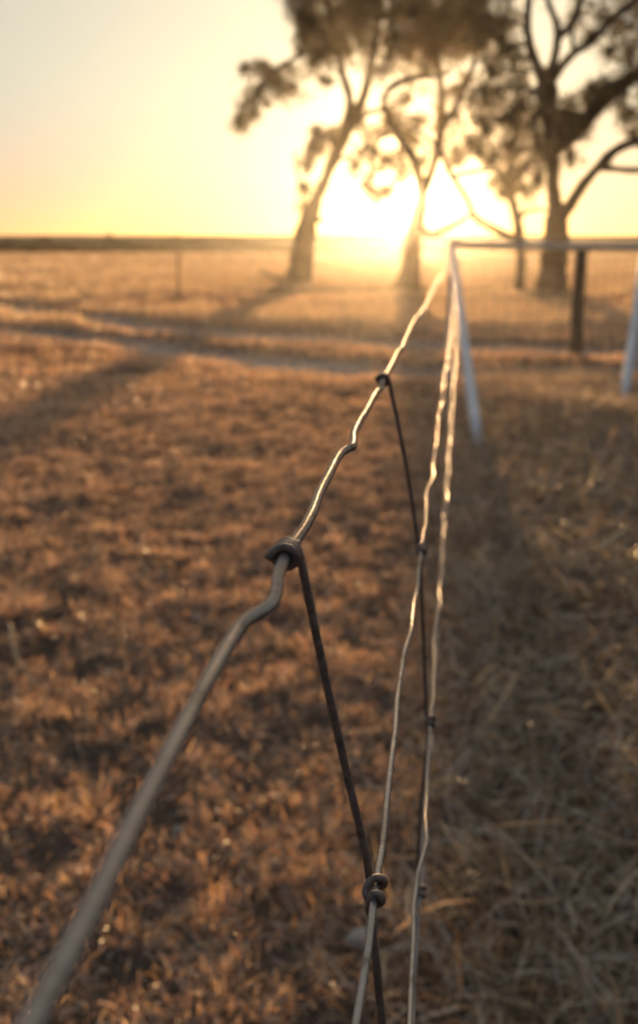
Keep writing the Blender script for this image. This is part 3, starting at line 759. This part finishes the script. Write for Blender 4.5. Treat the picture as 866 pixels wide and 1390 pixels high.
cl = N(nt, 'Math', operation='MAXIMUM'); L(dot.outputs['Value'], cl.inputs[0]); cl.inputs[1].default_value = 0
last = None
GLOW = [(0.001, (.26, .25, .215)), (2.2, (.19, .145, .04)), (12, (.15, .14, .07)), (30, (.04, .02, .01)), (350, (.3, .16, .02)), (3500, (6, 3.9, 1.7))]
for p, c in GLOW:
    pw = N(nt, 'Math', operation='POWER'); L(cl.outputs[0], pw.inputs[0]); pw.inputs[1].default_value = p
    sc = N(nt, 'VectorMath', operation='SCALE'); sc.inputs[0].default_value = c; L(pw.outputs[0], sc.inputs['Scale'])
    if last is None: last = sc
    else:
        ad = N(nt, 'VectorMath', operation='ADD'); L(last.outputs['Vector'], ad.inputs[0]); L(sc.outputs['Vector'], ad.inputs[1]); last = ad
sx = N(nt, 'SeparateXYZ'); L(nrm.outputs['Vector'], sx.inputs[0])
zm = N(nt, 'Math', operation='MAXIMUM'); L(sx.outputs['Z'], zm.inputs[0]); zm.inputs[1].default_value = 0
zs = N(nt, 'VectorMath', operation='SCALE'); zs.inputs[0].default_value = (.24, .28, .36); L(zm.outputs[0], zs.inputs['Scale'])
ad = N(nt, 'VectorMath', operation='ADD'); L(last.outputs['Vector'], ad.inputs[0]); L(zs.outputs['Vector'], ad.inputs[1]); last = ad
hz = N(nt, 'MapRange', interpolation_type='SMOOTHERSTEP'); hz.inputs['From Min'].default_value = .17; hz.inputs['From Max'].default_value = -.04; L(sx.outputs['Z'], hz.inputs['Value'])
hp = N(nt, 'Math', operation='POWER'); L(cl.outputs[0], hp.inputs[0]); hp.inputs[1].default_value = 2.0
hm = N(nt, 'Math', operation='MULTIPLY'); L(hz.outputs['Result'], hm.inputs[0]); L(hp.outputs[0], hm.inputs[1])
hs = N(nt, 'VectorMath', operation='SCALE'); hs.inputs[0].default_value = (.02, -.27, -.16); L(hm.outputs[0], hs.inputs['Scale'])
ad = N(nt, 'VectorMath', operation='ADD'); L(last.outputs['Vector'], ad.inputs[0]); L(hs.outputs['Vector'], ad.inputs[1]); last = ad
bg2 = nt.nodes.new('ShaderNodeBackground'); bg2.inputs['Strength'].default_value = 1.0; L(last.outputs['Vector'], bg2.inputs['Color'])
adds = nt.nodes.new('ShaderNodeAddShader'); L(bg1.outputs[0], adds.inputs[0]); L(bg2.outputs[0], adds.inputs[1]); L(adds.outputs[0], out.inputs['Surface'])

# ------------------------------------------------------------------ camera and render settings
cd = bpy.data.cameras.new('camera'); co = bpy.data.objects.new('camera', cd); COL.objects.link(co)
co.location = tuple(CAM); co.rotation_euler = (pi / 2 - PITCH, 0, 0)
cd.sensor_fit = 'VERTICAL'; cd.sensor_height = 36.0; cd.sensor_width = 36.0 * 866 / 1390
cd.lens = 36.0 * FPX / 1390.0; cd.shift_y = -45.0 / 1390.0
cd.clip_start = .01; cd.clip_end = 20000
cd.dof.use_dof = True; cd.dof.focus_distance = .30; cd.dof.aperture_fstop = cd.lens / 2.7; cd.dof.aperture_blades = 0
scn.camera = co
scn.view_settings.view_transform = 'Standard'; scn.view_settings.look = 'None'; scn.view_settings.exposure = 0; scn.view_settings.gamma = 1
scn.render.engine = 'CYCLES'
cy = scn.cycles
cy.use_denoising = True
try: cy.denoiser = 'OPENIMAGEDENOISE'
except Exception: pass
cy.max_bounces = 6; cy.diffuse_bounces = 3; cy.glossy_bounces = 3; cy.transmission_bounces = 4; cy.volume_bounces = 0; cy.transparent_max_bounces = 8
cy.sample_clamp_indirect = 4.0
cy.caustics_reflective = False; cy.caustics_refractive = False
